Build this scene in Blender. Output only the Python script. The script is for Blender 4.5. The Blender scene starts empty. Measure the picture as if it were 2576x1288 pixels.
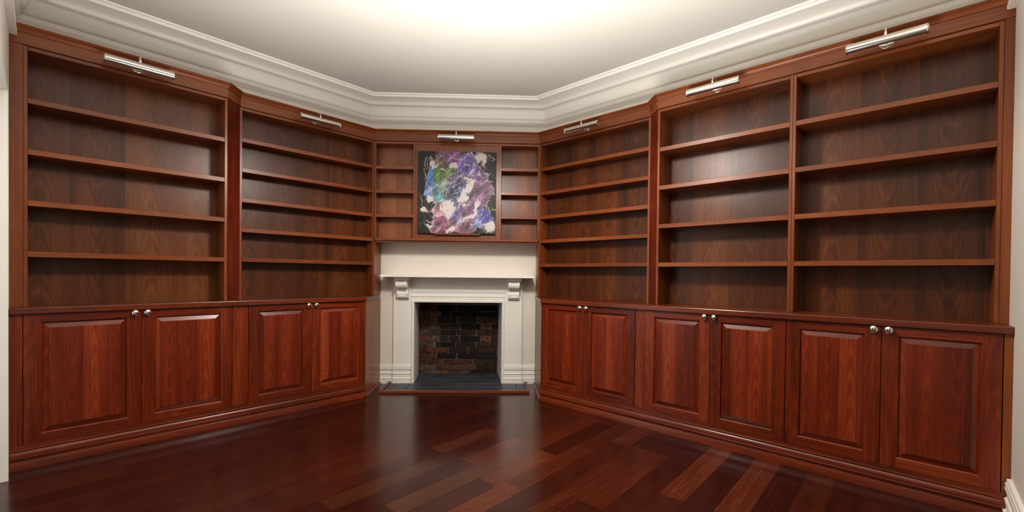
import bpy, bmesh, math, random
from mathutils import Vector, Matrix, noise
from math import sin, cos, pi, sqrt, radians
random.seed(7)
scene = bpy.context.scene
COL = scene.collection
S2 = sqrt(0.5)

# ------------------------------------------------------------------ frames
# wall frames: x runs along the wall (left to right as seen from the room), y runs into the wall
ANG = {'L': pi/4, 'C': 0.0, 'R': -pi/4}
def FM(fr):
    return Matrix.Rotation(ANG[fr], 4, 'Z')
def W2(fr, x, y):
    v = FM(fr) @ Vector((x, y, 0)); return (v.x, v.y)
def AB(a, b):                      # room rectangle coordinates
    return ((a-b)*S2, (a+b)*S2)

# ------------------------------------------------------------------ mesh builder
class MB:
    def __init__(self):
        self.v = []; self.f = []; self.m = []
    def face(self, idx, m=0):
        self.f.append(idx); self.m.append(m)
    def box(self, x0, x1, y0, y1, z0, z1, m=0):
        if x0 > x1: x0, x1 = x1, x0
        if y0 > y1: y0, y1 = y1, y0
        if z0 > z1: z0, z1 = z1, z0
        b = len(self.v)
        self.v += [(x0,y0,z0),(x1,y0,z0),(x1,y1,z0),(x0,y1,z0),(x0,y0,z1),(x1,y0,z1),(x1,y1,z1),(x0,y1,z1)]
        for q in ((0,3,2,1),(4,5,6,7),(0,1,5,4),(1,2,6,5),(2,3,7,6),(3,0,4,7)):
            self.face([b+i for i in q], m)
        return self
    def poly(self, pts, z0, z1, m=0):          # plan polygon, counter-clockwise, extruded in z
        b = len(self.v); n = len(pts)
        self.v += [(p[0], p[1], z0) for p in pts] + [(p[0], p[1], z1) for p in pts]
        self.face([b+i for i in reversed(range(n))], m)
        self.face([b+n+i for i in range(n)], m)
        for i in range(n):
            j = (i+1) % n
            self.face([b+i, b+j, b+n+j, b+n+i], m)
        return self
    def loft(self, rings, m=0, closed=True, caps=True):
        b = len(self.v); n = len(rings[0])
        for r in rings: self.v += [tuple(p) for p in r]
        for k in range(len(rings)-1):
            for i in range(n if closed else n-1):
                j = (i+1) % n
                self.face([b+k*n+i, b+k*n+j, b+(k+1)*n+j, b+(k+1)*n+i], m)
        if caps and closed:
            self.face([b+i for i in reversed(range(n))], m)
            e = b+(len(rings)-1)*n
            self.face([e+i for i in range(n)], m)
        return self
    def xprism(self, prof, x0, x1, m=0):       # profile of (y, z), extruded along x
        return self.loft([[(x0, y, z) for y, z in prof], [(x1, y, z) for y, z in prof]], m)
    def tube(self, path, r, n=12, m=0, radii=None):
        rings = []
        P = [Vector(p) for p in path]
        t0 = (P[1]-P[0]).normalized()
        ref = Vector((1,0,0)) if abs(t0.x) < .9 else Vector((0,0,1))
        for i, p in enumerate(P):
            if i == 0: t = P[1]-P[0]
            elif i == len(P)-1: t = P[-1]-P[-2]
            else: t = P[i+1]-P[i-1]
            t.normalize()
            u = (ref - t*ref.dot(t)).normalized(); w = t.cross(u)
            rr = radii[i] if radii else r
            rings.append([p + u*cos(2*pi*k/n)*rr + w*sin(2*pi*k/n)*rr for k in range(n)])
        return self.loft(rings, m)
    def lathe(self, prof, c, axis, n=24, m=0, sx=1.0):   # prof of (radius, distance along axis)
        ax = Vector(axis).normalized()
        u = Vector((0,0,1)) if abs(ax.z) < .9 else Vector((1,0,0))
        u = (u-ax*u.dot(ax)).normalized(); w = ax.cross(u)
        c = Vector(c)
        return self.loft([[c+ax*h+u*cos(2*pi*k/n)*r+w*sin(2*pi*k/n)*r*sx for k in range(n)] for r, h in prof], m)
    def build(self, name, mats, parent=None, origin=(0,0,0), bevel=0.0, smooth=False, fr=None, seg=1):
        me = bpy.data.meshes.new(name)
        o = Vector(origin)
        me.from_pydata([tuple(Vector(p)-o) for p in self.v], [], self.f)
        if not isinstance(mats, (list, tuple)): mats = [mats]
        for mt in mats: me.materials.append(mt)
        for p, mi in zip(me.polygons, self.m): p.material_index = mi
        me.update()
        bm = bmesh.new(); bm.from_mesh(me)
        bmesh.ops.recalc_face_normals(bm, faces=bm.faces)
        bm.to_mesh(me); bm.free()
        ob = bpy.data.objects.new(name, me)
        COL.objects.link(ob)
        if parent is not None:
            ob.parent = parent
        else:
            M = FM(fr) if fr else Matrix.Identity(4)
            ob.matrix_world = M @ Matrix.Translation(o)
        if smooth:
            for p in me.polygons: p.use_smooth = True
            if smooth != 'all':
                me.set_sharp_from_angle(angle=radians(40))
        if bevel:
            md = ob.modifiers.new('edge', 'BEVEL'); md.width = bevel; md.segments = seg
            md.limit_method = 'ANGLE'; md.angle_limit = radians(35)
        return ob

class Thing:
    """an Empty at the thing's base; parts are given in the wall frame"""
    def __init__(self, name, label, cat, fr, origin, group=None):
        e = bpy.data.objects.new(name, None); COL.objects.link(e)
        e.empty_display_size = .1
        self.o = Vector(origin); self.e = e; self.fr = fr
        M = FM(fr) if fr else Matrix.Identity(4)
        e.matrix_world = M @ Matrix.Translation(self.o)
        e['label'] = label; e['category'] = cat
        if group: e['group'] = group
    def part(self, mb, name, mats, parent=None, label=None, **k):
        ob = mb.build(name, mats, parent=parent or self.e, origin=self.o, **k)
        if label: ob['label'] = label
        return ob

def tag(ob, label, cat, group=None):
    ob['label'] = label; ob['category'] = cat
    if group: ob['group'] = group
    return ob
def structure(ob, label=None):
    ob['kind'] = 'structure'
    if label: ob['label'] = label
    return ob

def sweep(path, prof, closed=False):
    """profile (offset towards the room = right of the path, z) swept with mitres: one MB per segment"""
    n = len(path); P = [Vector(p) for p in path]
    segs = n if closed else n-1
    nor = []
    for i in range(segs):
        d = (P[(i+1) % n]-P[i]).normalized(); nor.append(Vector((d.y, -d.x)))
    def off(i, t):
        if closed: n1, n2 = nor[(i-1) % segs], nor[i % segs]
        else:
            n1 = nor[i-1] if i > 0 else nor[0]
            n2 = nor[i] if i < segs else nor[segs-1]
        return P[i] + (n1+n2)*(t/(1+n1.dot(n2)))
    out = []
    for i in range(segs):
        j = (i+1) % n
        r0 = []; r1 = []
        for t, z in prof:
            a = off(i, t); b = off(j, t)
            r0.append((a.x, a.y, z)); r1.append((b.x, b.y, z))
        out.append(MB().loft([r0, r1]))
    return out
def to_frame(mb, fr):
    M = FM(fr).inverted()
    mb.v = [tuple(M @ Vector(p)) for p in mb.v]
    return mb

# ------------------------------------------------------------------ materials
def nodes_of(name):
    m = bpy.data.materials.new(name); m.use_nodes = True
    nt = m.node_tree; nt.nodes.clear()
    out = nt.nodes.new('ShaderNodeOutputMaterial'); b = nt.nodes.new('ShaderNodeBsdfPrincipled')
    nt.links.new(b.outputs[0], out.inputs[0])
    return m, nt, b
def lin(r, g, b):
    f = lambda c: (c/255/12.92) if c/255 <= .04045 else ((c/255+.055)/1.055)**2.4
    return (f(r), f(g), f(b), 1)
def math_node(nt, op, a, b=None, clamp=False):
    n = nt.nodes.new('ShaderNodeMath'); n.operation = op; n.use_clamp = clamp
    for i, v in enumerate((a, b)):
        if v is None: continue
        if isinstance(v, (int, float)): n.inputs[i].default_value = v
        else: nt.links.new(v, n.inputs[i])
    return n.outputs[0]
def mixc(nt, fac, a, b, mode='MIX'):
    n = nt.nodes.new('ShaderNodeMix'); n.data_type = 'RGBA'; n.blend_type = mode
    if isinstance(fac, (int, float)): n.inputs[0].default_value = fac
    else: nt.links.new(fac, n.inputs[0])
    for i, v in ((6, a), (7, b)):
        if isinstance(v, tuple): n.inputs[i].default_value = v
        else: nt.links.new(v, n.inputs[i])
    return n.outputs[2]
def ramp(nt, fac, stops):
    n = nt.nodes.new('ShaderNodeValToRGB')
    els = n.color_ramp.elements
    while len(els) > 1: els.remove(els[-1])
    els[0].position = stops[0][0]; els[0].color = stops[0][1]
    for p, c in stops[1:]:
        e = els.new(p); e.color = c
    nt.links.new(fac, n.inputs[0])
    return n.outputs[0]

def wood(name, dark, mid, light, axis='z', board=None, rough=.3, ripple=0.0, figure=.55, coat=0.0, bump=.06, fscale=1.0, spec=.5, arch=.5, freq=8.0):
    """procedural timber; axis = grain direction in object coordinates"""
    m, nt, b = nodes_of(name)
    N = nt.nodes; Lk = nt.links
    tc = N.new('ShaderNodeTexCoord'); oi = N.new('ShaderNodeObjectInfo')
    sep = N.new('ShaderNodeSeparateXYZ'); Lk.new(tc.outputs['Object'], sep.inputs[0])
    if axis == 'z': u, v, w = sep.outputs[0], sep.outputs[2], sep.outputs[1]
    elif axis == 'x': u, v, w = sep.outputs[2], sep.outputs[0], sep.outputs[1]
    else: u, v, w = sep.outputs[0], sep.outputs[1], sep.outputs[2]
    rnd = oi.outputs['Random']
    bid = None
    if board:
        k = math_node(nt, 'FLOOR', math_node(nt, 'MULTIPLY', math_node(nt, 'ADD', u, math_node(nt, 'MULTIPLY', rnd, 3.1)), 1/board))
        wn = N.new('ShaderNodeTexWhiteNoise'); wn.noise_dimensions = '2D'
        cv = N.new('ShaderNodeCombineXYZ'); Lk.new(k, cv.inputs[0]); Lk.new(math_node(nt, 'MULTIPLY', rnd, 71.3), cv.inputs[1])
        Lk.new(cv.outputs[0], wn.inputs['Vector']); bid = wn.outputs['Value']
    so = math_node(nt, 'MULTIPLY', rnd, 37.0)
    if bid is not None: so = math_node(nt, 'ADD', so, math_node(nt, 'MULTIPLY', bid, 19.0))
    def vec(su, sv, sw):
        c = N.new('ShaderNodeCombineXYZ')
        Lk.new(math_node(nt, 'MULTIPLY', u, su), c.inputs[0])
        Lk.new(math_node(nt, 'ADD', math_node(nt, 'MULTIPLY', v, sv), so), c.inputs[1])
        Lk.new(math_node(nt, 'ADD', math_node(nt, 'MULTIPLY', w, sw), so), c.inputs[2])
        return c.outputs[0]
    def nz(vc, scale, detail, dist=0.0, rough_=.5):
        n = N.new('ShaderNodeTexNoise'); n.inputs['Scale'].default_value = scale
        n.inputs['Detail'].default_value = detail; n.inputs['Distortion'].default_value = dist
        n.inputs['Roughness'].default_value = rough_
        Lk.new(vc, n.inputs['Vector']); return n.outputs[0]
    big = nz(vec(6.5*fscale, .8*fscale, 3), 1.0, 1.0, .25)
    # cathedral figure: contour lines of a slow, stretched field
    f = math_node(nt, 'FRACT', math_node(nt, 'MULTIPLY', big, 16.0))
    tri = math_node(nt, 'ABSOLUTE', math_node(nt, 'SUBTRACT', math_node(nt, 'MULTIPLY', f, 2.0), 1.0))
    tri = math_node(nt, 'POWER', tri, 1.6)
    if board:
        # nested arches down the middle of each board, straight lines at its edges
        q = math_node(nt, 'MULTIPLY', math_node(nt, 'ADD', u, math_node(nt, 'MULTIPLY', rnd, 3.1)), 1/board)
        ul = math_node(nt, 'MULTIPLY', math_node(nt, 'SUBTRACT', math_node(nt, 'FRACT', q), .5), 2.0)
        wob = nz(vec(14*fscale, 2.2, 3), 1.0, 2.0, .3)
        ul = math_node(nt, 'ADD', ul, math_node(nt, 'MULTIPLY', math_node(nt, 'SUBTRACT', wob, .5), .40))
        u2 = math_node(nt, 'MULTIPLY', ul, ul)
        sg = math_node(nt, 'SUBTRACT', math_node(nt, 'MULTIPLY', math_node(nt, 'GREATER_THAN', bid, .4), 2.0), 1.0)
        F = math_node(nt, 'ADD', math_node(nt, 'MULTIPLY', v, sg), math_node(nt, 'MULTIPLY', u2, arch))
        F = math_node(nt, 'ADD', F, math_node(nt, 'MULTIPLY', wob, .14))
        F = math_node(nt, 'MULTIPLY', math_node(nt, 'ADD', F, math_node(nt, 'MULTIPLY', bid, 5.0)), freq)
        t2 = math_node(nt, 'ABSOLUTE', math_node(nt, 'SUBTRACT', math_node(nt, 'MULTIPLY', math_node(nt, 'FRACT', F), 2.0), 1.0))
        t2 = math_node(nt, 'POWER', t2, 1.4)
        fade = math_node(nt, 'SUBTRACT', 1.0, math_node(nt, 'MULTIPLY', u2, 1.25), True)
        tri = math_node(nt, 'MULTIPLY', math_node(nt, 'MULTIPLY', t2, fade), 1.5)
    streak = nz(vec(150, 2.2, 30), 1.0, 2.0)
    fine = nz(vec(420, 16, 60), 1.0, 2.0, 0, .6)
    mott = nz(vec(11, .9, 6), 1.0, 2.0, .2)
    val = math_node(nt, 'ADD', math_node(nt, 'MULTIPLY', tri, .30*figure), math_node(nt, 'MULTIPLY', streak, .34))
    val = math_node(nt, 'ADD', val, math_node(nt, 'MULTIPLY', mott, .58))
    val = math_node(nt, 'ADD', val, math_node(nt, 'MULTIPLY', math_node(nt, 'SUBTRACT', fine, .5), .22))
    if ripple:
        c = N.new('ShaderNodeCombineXYZ')
        Lk.new(math_node(nt, 'ADD', math_node(nt, 'MULTIPLY', v, 210), math_node(nt, 'MULTIPLY', u, 90)), c.inputs[0])
        Lk.new(math_node(nt, 'MULTIPLY', u, 14), c.inputs[1]); Lk.new(so, c.inputs[2])
        rp = nz(c.outputs[0], 1.0, 1.0)
        msk = nz(vec(12, 1.0, 2), 1.0, 1.0)
        msk = math_node(nt, 'MULTIPLY', math_node(nt, 'SUBTRACT', msk, .46, True), 6.0, True)
        val = math_node(nt, 'ADD', val, math_node(nt, 'MULTIPLY', math_node(nt, 'MULTIPLY', math_node(nt, 'SUBTRACT', rp, .5), ripple), msk))
    if bid is not None:
        val = math_node(nt, 'ADD', val, math_node(nt, 'MULTIPLY', math_node(nt, 'SUBTRACT', bid, .5), .26))
    val = math_node(nt, 'ADD', val, math_node(nt, 'MULTIPLY', math_node(nt, 'SUBTRACT', rnd, .5), .14))
    col = ramp(nt, val, [(.22, dark), (.55, mid), (.86, light)])
    Lk.new(col, b.inputs['Base Color'])
    rr = math_node(nt, 'ADD', rough-.04, math_node(nt, 'MULTIPLY', streak, .08))
    Lk.new(rr, b.inputs['Roughness'])
    b.inputs['Specular IOR Level'].default_value = spec
    if coat:
        b.inputs['Coat Weight'].default_value = coat; b.inputs['Coat Roughness'].default_value = .16
    bp = N.new('ShaderNodeBump'); bp.inputs['Strength'].default_value = bump; bp.inputs['Distance'].default_value = .002
    Lk.new(math_node(nt, 'ADD', streak, fine), bp.inputs['Height']); Lk.new(bp.outputs[0], b.inputs['Normal'])
    return m

# door / cabinet timber (deep red) and bookcase timber (browner)
RD, RM, RL = lin(52,15,5), lin(110,37,14), lin(152,67,29)
BD, BM_, BL = lin(44,20,8), lin(86,42,17), lin(118,66,30)
FD, FMm, FL = lin(84,38,14), lin(124,62,26), lin(152,87,43)
M_door_v = wood('red_timber_vertical', RD, RM, RL, 'z', rough=.27, figure=.4, spec=.38)
M_door_h = wood('red_timber_horizontal', RD, RM, RL, 'x', rough=.27, figure=.4, spec=.38)
M_panel = wood('red_timber_panel', lin(70,20,7), lin(118,39,16), lin(157,69,31), 'z', board=.105, rough=.28, ripple=.5, figure=.36, spec=.38, arch=.62, freq=7.0)
M_case_v = wood('bookcase_timber_vertical', FD, FMm, FL, 'z', rough=.32, figure=.3, spec=.38)
M_case_h = wood('bookcase_timber_horizontal', FD, FMm, FL, 'x', rough=.32, figure=.3, spec=.38)
M_back = wood('bookcase_back_veneer', BD, BM_, BL, 'z', board=.27, arch=1.0, freq=7.5, rough=.33, figure=.38, bump=.03, fscale=.75, spec=.33)
M_back_lit = wood('lit_back_veneer', lin(72,33,15), lin(122,64,33), lin(150,88,50), 'z', board=.27, arch=1.0, freq=7.5, rough=.33, figure=.35, bump=.03, fscale=.75, spec=.40)  # same veneer as the other backs, its stronger light put into the colour
M_inner = wood('bookcase_inside_timber', BD, lin(92,36,20), lin(120,52,30), 'y', rough=.34, figure=.2, spec=.38)
M_pilaster = wood('red_corner_strip_timber', RD, lin(104,34,18), RL, 'z', rough=.3, figure=.2, spec=.38)
M_top = wood('worktop_timber', lin(60,20,9), lin(108,42,19), lin(142,66,34), 'x', rough=.24, figure=.3)
M_plinth = wood('plinth_timber', lin(66,24,11), lin(114,44,21), lin(146,72,40), 'x', rough=.24, figure=.3, spec=.45)
M_side = wood('end_panel_timber_reflection', lin(104,56,31), lin(138,84,50), lin(160,106,70), 'z', rough=.30, figure=.35, spec=.22, bump=.0)  # base lightened: reflection of the white wall is put into the timber colour

def plain(name, col, rough=.5, metal=0.0, spec=.5, nz=0.0, nscale=6.0, bump=0.0, bscale=60.0, coat=0.0):
    m, nt, b = nodes_of(name)
    tc = nt.nodes.new('ShaderNodeTexCoord')
    n = nt.nodes.new('ShaderNodeTexNoise'); n.inputs['Scale'].default_value = nscale; n.inputs['Detail'].default_value = 4
    nt.links.new(tc.outputs['Object'], n.inputs['Vector'])
    lo = tuple(c*(1-nz) for c in col[:3])+(1,); hi = tuple(min(1, c*(1+nz)) for c in col[:3])+(1,)
    nt.links.new(ramp(nt, n.outputs[0], [(.3, lo), (.7, hi)]), b.inputs['Base Color'])
    b.inputs['Roughness'].default_value = rough; b.inputs['Metallic'].default_value = metal
    b.inputs['Specular IOR Level'].default_value = spec
    b.inputs['Coat Weight'].default_value = coat
    if bump:
        n2 = nt.nodes.new('ShaderNodeTexNoise'); n2.inputs['Scale'].default_value = bscale; n2.inputs['Detail'].default_value = 3
        nt.links.new(tc.outputs['Object'], n2.inputs['Vector'])
        bp = nt.nodes.new('ShaderNodeBump'); bp.inputs['Strength'].default_value = bump; bp.inputs['Distance'].default_value = .003
        nt.links.new(n2.outputs[0], bp.inputs['Height']); nt.links.new(bp.outputs[0], b.inputs['Normal'])
    return m
M_wall = plain('cream_wall_paint', (.76, .715, .635, 1), .6, nz=.02, nscale=2, bump=.05, bscale=25)
M_ceil = plain('ceiling_paint', (.63, .60, .55, 1), .9, nz=.02, nscale=1.5)
M_trim = plain('white_gloss_trim_paint', (.91, .88, .82, 1), .4, nz=.015, nscale=3, bump=.03, bscale=18)
M_mantel = plain('white_mantel_paint', (.84, .81, .765, 1), .45, nz=.02, nscale=4, bump=.06, bscale=22)
M_metal = plain('polished_nickel', (.78, .755, .71, 1), .17, metal=1.0, nz=.01)
M_metal_b = plain('brushed_nickel', (.74, .71, .66, 1), .24, metal=1.0, nz=.01)
M_dark_in = plain('dark_bulb_tube', (.05, .045, .04, 1), .4, nz=.05)
M_canvas_edge = plain('black_canvas_edge', (.012, .012, .013, 1), .55, nz=.1)
M_soot = plain('sooty_mortar', (.115, .096, .080, 1), .95, nz=.55, nscale=7, bump=.6, bscale=60)
M_glass_white = None

# ---- floor boards (parallel to the left wall)
def floor_material():
    m, nt, b = nodes_of('jarrah_floor_boards'); N = nt.nodes; Lk = nt.links
    tc = N.new('ShaderNodeTexCoord'); mp = N.new('ShaderNodeMapping'); mp.vector_type = 'POINT'
    mp.inputs['Rotation'].default_value = (0, 0, -radians(46.3))
    Lk.new(tc.outputs['Object'], mp.inputs['Vector'])
    sep = N.new('ShaderNodeSeparateXYZ'); Lk.new(mp.outputs[0], sep.inputs[0])
    along, across = sep.outputs[0], sep.outputs[1]
    pitch = .1365
    q = math_node(nt, 'MULTIPLY', math_node(nt, 'SUBTRACT', across, .540), 1/pitch)
    row = math_node(nt, 'FLOOR', q); fr = math_node(nt, 'FRACT', q)
    at = N.new('ShaderNodeAttribute'); at.attribute_name = 'Board'
    sa_ = N.new('ShaderNodeSeparateColor'); Lk.new(at.outputs['Color'], sa_.inputs[0])
    bid = sa_.outputs[0]; li = sa_.outputs[1]; tint = sa_.outputs[2]
    def vec(sa, sb):
        c = N.new('ShaderNodeCombineXYZ')
        Lk.new(math_node(nt, 'ADD', math_node(nt, 'MULTIPLY', along, sa), math_node(nt, 'MULTIPLY', bid, 31)), c.inputs[0])
        Lk.new(math_node(nt, 'MULTIPLY', across, sb), c.inputs[1]); Lk.new(math_node(nt, 'MULTIPLY', bid, 17), c.inputs[2])
        return c.outputs[0]
    def nz(v, detail, dist=0):
        n = N.new('ShaderNodeTexNoise'); n.inputs['Scale'].default_value = 1; n.inputs['Detail'].default_value = detail
        n.inputs['Distortion'].default_value = dist; Lk.new(v, n.inputs['Vector']); return n.outputs[0]
    big = nz(vec(1.6, 9), 2, .8)
    f = math_node(nt, 'FRACT', math_node(nt, 'MULTIPLY', big, 12))
    tri = math_node(nt, 'ABSOLUTE', math_node(nt, 'SUBTRACT', math_node(nt, 'MULTIPLY', f, 2.0), 1.0))
    st = nz(vec(3, 120), 3); mo = nz(vec(2.2, 12), 3, .5)
    val = math_node(nt, 'ADD', math_node(nt, 'MULTIPLY', math_node(nt, 'POWER', tri, 1.5), .07), math_node(nt, 'MULTIPLY', st, .58))
    val = math_node(nt, 'ADD', val, math_node(nt, 'MULTIPLY', mo, .34))
    col = ramp(nt, val, [(.22, lin(24,7,4)), (.50, lin(46,13,7)), (.72, lin(70,22,12)), (.9, lin(92,36,19))])
    # a few boards are clearly lighter and redder
    col2 = ramp(nt, val, [(.2, lin(54,20,10)), (.5, lin(96,40,20)), (.75, lin(132,64,37))])
    col = mixc(nt, li, col, col2)
    gap = math_node(nt, 'LESS_THAN', math_node(nt, 'MINIMUM', fr, math_node(nt, 'SUBTRACT', 1.0, fr)), .007)
    g = gap
    col = mixc(nt, math_node(nt, 'MULTIPLY', math_node(nt, 'SUBTRACT', tint, .5, True), 1.2, True), col, lin(62,38,18), 'MIX')
    col = mixc(nt, math_node(nt, 'MULTIPLY', g, .75), col, lin(14,5,4))
    Lk.new(col, b.inputs['Base Color'])
    # slight hollow scratches and a satin varnish
    sc = nz(vec(9, 9), 5)
    Lk.new(math_node(nt, 'ADD', .15, math_node(nt, 'MULTIPLY', sc, .10)), b.inputs['Roughness'])
    b.inputs['Specular IOR Level'].default_value = .5
    bp = N.new('ShaderNodeBump'); bp.inputs['Strength'].default_value = .10; bp.inputs['Distance'].default_value = .002
    Lk.new(math_node(nt, 'SUBTRACT', math_node(nt, 'ADD', math_node(nt, 'MULTIPLY', st, .3), math_node(nt, 'MULTIPLY', mo, .6)), math_node(nt, 'MULTIPLY', g, .8)), bp.inputs['Height'])
    Lk.new(bp.outputs[0], b.inputs['Normal'])
    return m
M_floor = floor_material()

def attr_material(name, rough=.6, bump=.3, bscale=40, spec=.3):
    m, nt, b = nodes_of(name)
    a = nt.nodes.new('ShaderNodeAttribute'); a.attribute_name = 'Col'
    tc = nt.nodes.new('ShaderNodeTexCoord')
    n = nt.nodes.new('ShaderNodeTexNoise'); n.inputs['Scale'].default_value = bscale; n.inputs['Detail'].default_value = 6
    nt.links.new(tc.outputs['Object'], n.inputs['Vector'])
    sh = ramp(nt, n.outputs[0], [(.32, (.22,.2,.19,1)), (.5, (.75,.72,.7,1)), (.7, (1.0,1.0,1.0,1))]) if name != 'painted_canvas' else ramp(nt, n.outputs[0], [(.3, (.96,.96,.96,1)), (.7, (1,1,1,1))])
    nt.links.new(mixc(nt, 1.0, a.outputs['Color'], sh, 'MULTIPLY'), b.inputs['Base Color'])
    b.inputs['Roughness'].default_value = rough; b.inputs['Specular IOR Level'].default_value = spec
    bp = nt.nodes.new('ShaderNodeBump'); bp.inputs['Strength'].default_value = bump; bp.inputs['Distance'].default_value = .004
    nt.links.new(n.outputs[0], bp.inputs['Height']); nt.links.new(bp.outputs[0], b.inputs['Normal'])
    return m
M_brick = attr_material('sooty_shaded_fire_brick', .9, 1.0, 34)
M_paint = attr_material('painted_canvas', .5, .05, 300)

def slate_material():
    m, nt, b = nodes_of('blue_grey_slate')
    tc = nt.nodes.new('ShaderNodeTexCoord')
    n = nt.nodes.new('ShaderNodeTexNoise'); n.inputs['Scale'].default_value = 5; n.inputs['Detail'].default_value = 7
    nt.links.new(tc.outputs['Object'], n.inputs['Vector'])
    nt.links.new(ramp(nt, n.outputs[0], [(.3, lin(40,43,52)), (.55, lin(58,62,74)), (.75, lin(74,76,84))]), b.inputs['Base Color'])
    b.inputs['Roughness'].default_value = .42
    bp = nt.nodes.new('ShaderNodeBump'); bp.inputs['Strength'].default_value = .3; bp.inputs['Distance'].default_value = .004
    nt.links.new(n.outputs[0], bp.inputs['Height']); nt.links.new(bp.outputs[0], b.inputs['Normal'])
    return m
M_slate = slate_material()
M_grout = plain('slate_grout', (.012, .013, .018, 1), .9, nz=.3, nscale=40)

# ------------------------------------------------------------------ measured layout
XL, XR = -1.2099, .4082                   # faces of the chimney recess
YC = 4.362                                # face of the overmantel bookcase
YW = 4.62                                 # chimney wall
dLU1, dLU2, dRU1, dRU2 = 3.814, 3.9366, 3.376, 3.269
dL, dR = 3.754, 3.1086                    # door faces
dLC, dRC = 3.734, 3.090                   # worktop fronts
WA, WB = 3.625, 4.212                     # right and left long walls
NA, NB = -.125, -.325                     # near walls (a = -.125, b = -.325)
ZCEIL = 2.89
ZTOP, ZFB, ZOP = 2.556, 2.4505, 2.4255
ZC0, ZC1 = .893, .930
sCL = dLU2 + XL/S2                        # corner positions along the wall frames
sCR = -(dRU1 - XR/S2)

# ------------------------------------------------------------------ room shell
c_nl = AB(NA, WB); c_lc = (XL-.127, YW); c_cr = (XR+.099, YW)
c_lc = (YW - WB/S2, YW); c_cr = (WA/S2 - YW, YW)
c_rn = AB(WA, NB); c_bk = AB(NA, NB)
room = [c_nl, c_lc, c_cr, c_rn, c_bk]
T = .12
def build_floor():
    th = radians(46.3); pitch = .1365; rr = random.Random(11)
    mb = MB(); cols = []
    x0, x1, y0, y1 = -4.6, 4.0, -1.9, 5.1
    mb.box(x0, x1, y0, y1, -.08, -.0015, 1); cols += [(0, 0, 0, 1)]*6
    special = {7: [(2.27, 3.30, .95, .1), (1.79, 2.27, .42, .6), (1.20, 1.79, .80, .2)], 10: [(1.82, 2.34, .60, .6)], 8: [(1.72, 2.27, .72, .4)],
               2: [(2.25, 3.30, .78, .3)], 0: [(2.18, 3.25, .70, .2)], 4: [(1.90, 2.76, .38, .2)], 5: [(1.65, 2.75, .34, .1)], 6: [(2.72, 3.4, .45, .3)],
               12: [(1.80, 2.33, .40, .7)], 13: [(.88, 1.6, .22, .6)], 9: [(1.2, 1.9, .45, .9), (1.9, 2.35, .5, .5)], 11: [(1.0, 1.7, .28, .8)], -2: [(2.3, 3.2, .30, .2)]}
    e0, e1 = Vector((cos(th), sin(th))), Vector((-sin(th), cos(th)))
    for row in range(-24, 44):
        c0, c1 = .540+row*pitch+.0004, .540+(row+1)*pitch-.0004
        t = -6.0+rr.random()
        cuts = [t]
        sp_ = sorted(special.get(row, []))
        while t < 6.5:
            L_ = rr.uniform(.5, 1.5)
            if sp_ and t < sp_[0][0] <= t+L_+.25: t = sp_[0][0]; cuts.append(t); t = sp_[0][1]; cuts.append(t); sp_.pop(0); continue
            t += L_; cuts.append(t)
        for a0, a1 in zip(cuts, cuts[1:]):
            if a1-a0 < .01: continue
            br = max(0, rr.gauss(.06, .10)); ti = rr.random()*.6
            if row > 16: br *= .5
            for s0, s1, b_, t_ in special.get(row, []):
                if abs(s0-a0) < .02 or (a0 < s0+.05 and a1 > s1-.05): br, ti = b_, t_
            P4 = [e0*a0+e1*c0, e0*(a1-.0008)+e1*c0, e0*(a1-.0008)+e1*c1, e0*a0+e1*c1]
            if all(p.x < x0 or p.x > x1 or p.y < y0 or p.y > y1 for p in P4): continue
            P4 = [(min(x1, max(x0, p.x)), min(y1, max(y0, p.y)), 0) for p in P4]
            b = len(mb.v); mb.v += P4; mb.face([b, b+1, b+2, b+3], 0)
            cols.append((rr.random(), min(1, br), ti, 1))
    me = bpy.data.meshes.new('floor'); me.from_pydata(mb.v, [], mb.f)
    me.materials.append(M_floor); me.materials.append(M_floor_base)
    ca = me.color_attributes.new('Board', 'FLOAT_COLOR', 'CORNER')
    for p, c, mi in zip(me.polygons, cols, mb.m):
        p.material_index = mi
        for l_ in p.loop_indices: ca.data[l_].color = c
    ob = bpy.data.objects.new('floor', me); COL.objects.link(ob); return ob
M_floor_base = plain('dark_board_gap', (.006, .003, .002, 1), .8, nz=.1)
structure(build_floor(), 'dark red hardwood board floor')
ce = MB().poly(list(reversed([AB(NA-T, WB+T), (c_lc[0]-.1, YW+T), (c_cr[0]+.1, YW+T), AB(WA+T, NB-T), AB(NA-T, NB-T)])), ZCEIL, ZCEIL+.1)
structure(ce.build('ceiling', M_ceil), 'plain off-white plaster ceiling')
# left long wall, chimney wall with the fire opening, right long wall, two near walls
w = MB().box(NA-T, c_lc[0]*S2+c_lc[1]*S2, WB, WB+T, 0, ZCEIL)
structure(w.build('wall_left', M_wall, fr='L'))
FX0, FX1, FZ = -.853, .055, .852           # fire opening
w = MB().box(c_lc[0], FX0, YW, YW+T, 0, ZCEIL).box(FX1, c_cr[0], YW, YW+T, 0, ZCEIL).box(FX0, FX1, YW, YW+T, FZ, ZCEIL)
structure(w.build('wall_back', M_wall), 'cream chimney wall above and around the fireplace')
w = MB().box(-(S2*(c_cr[1]-c_cr[0])), -(NB-T), WA, WA+T, 0, ZCEIL)
structure(w.build('wall_right', M_wall, fr='R'))
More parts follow.
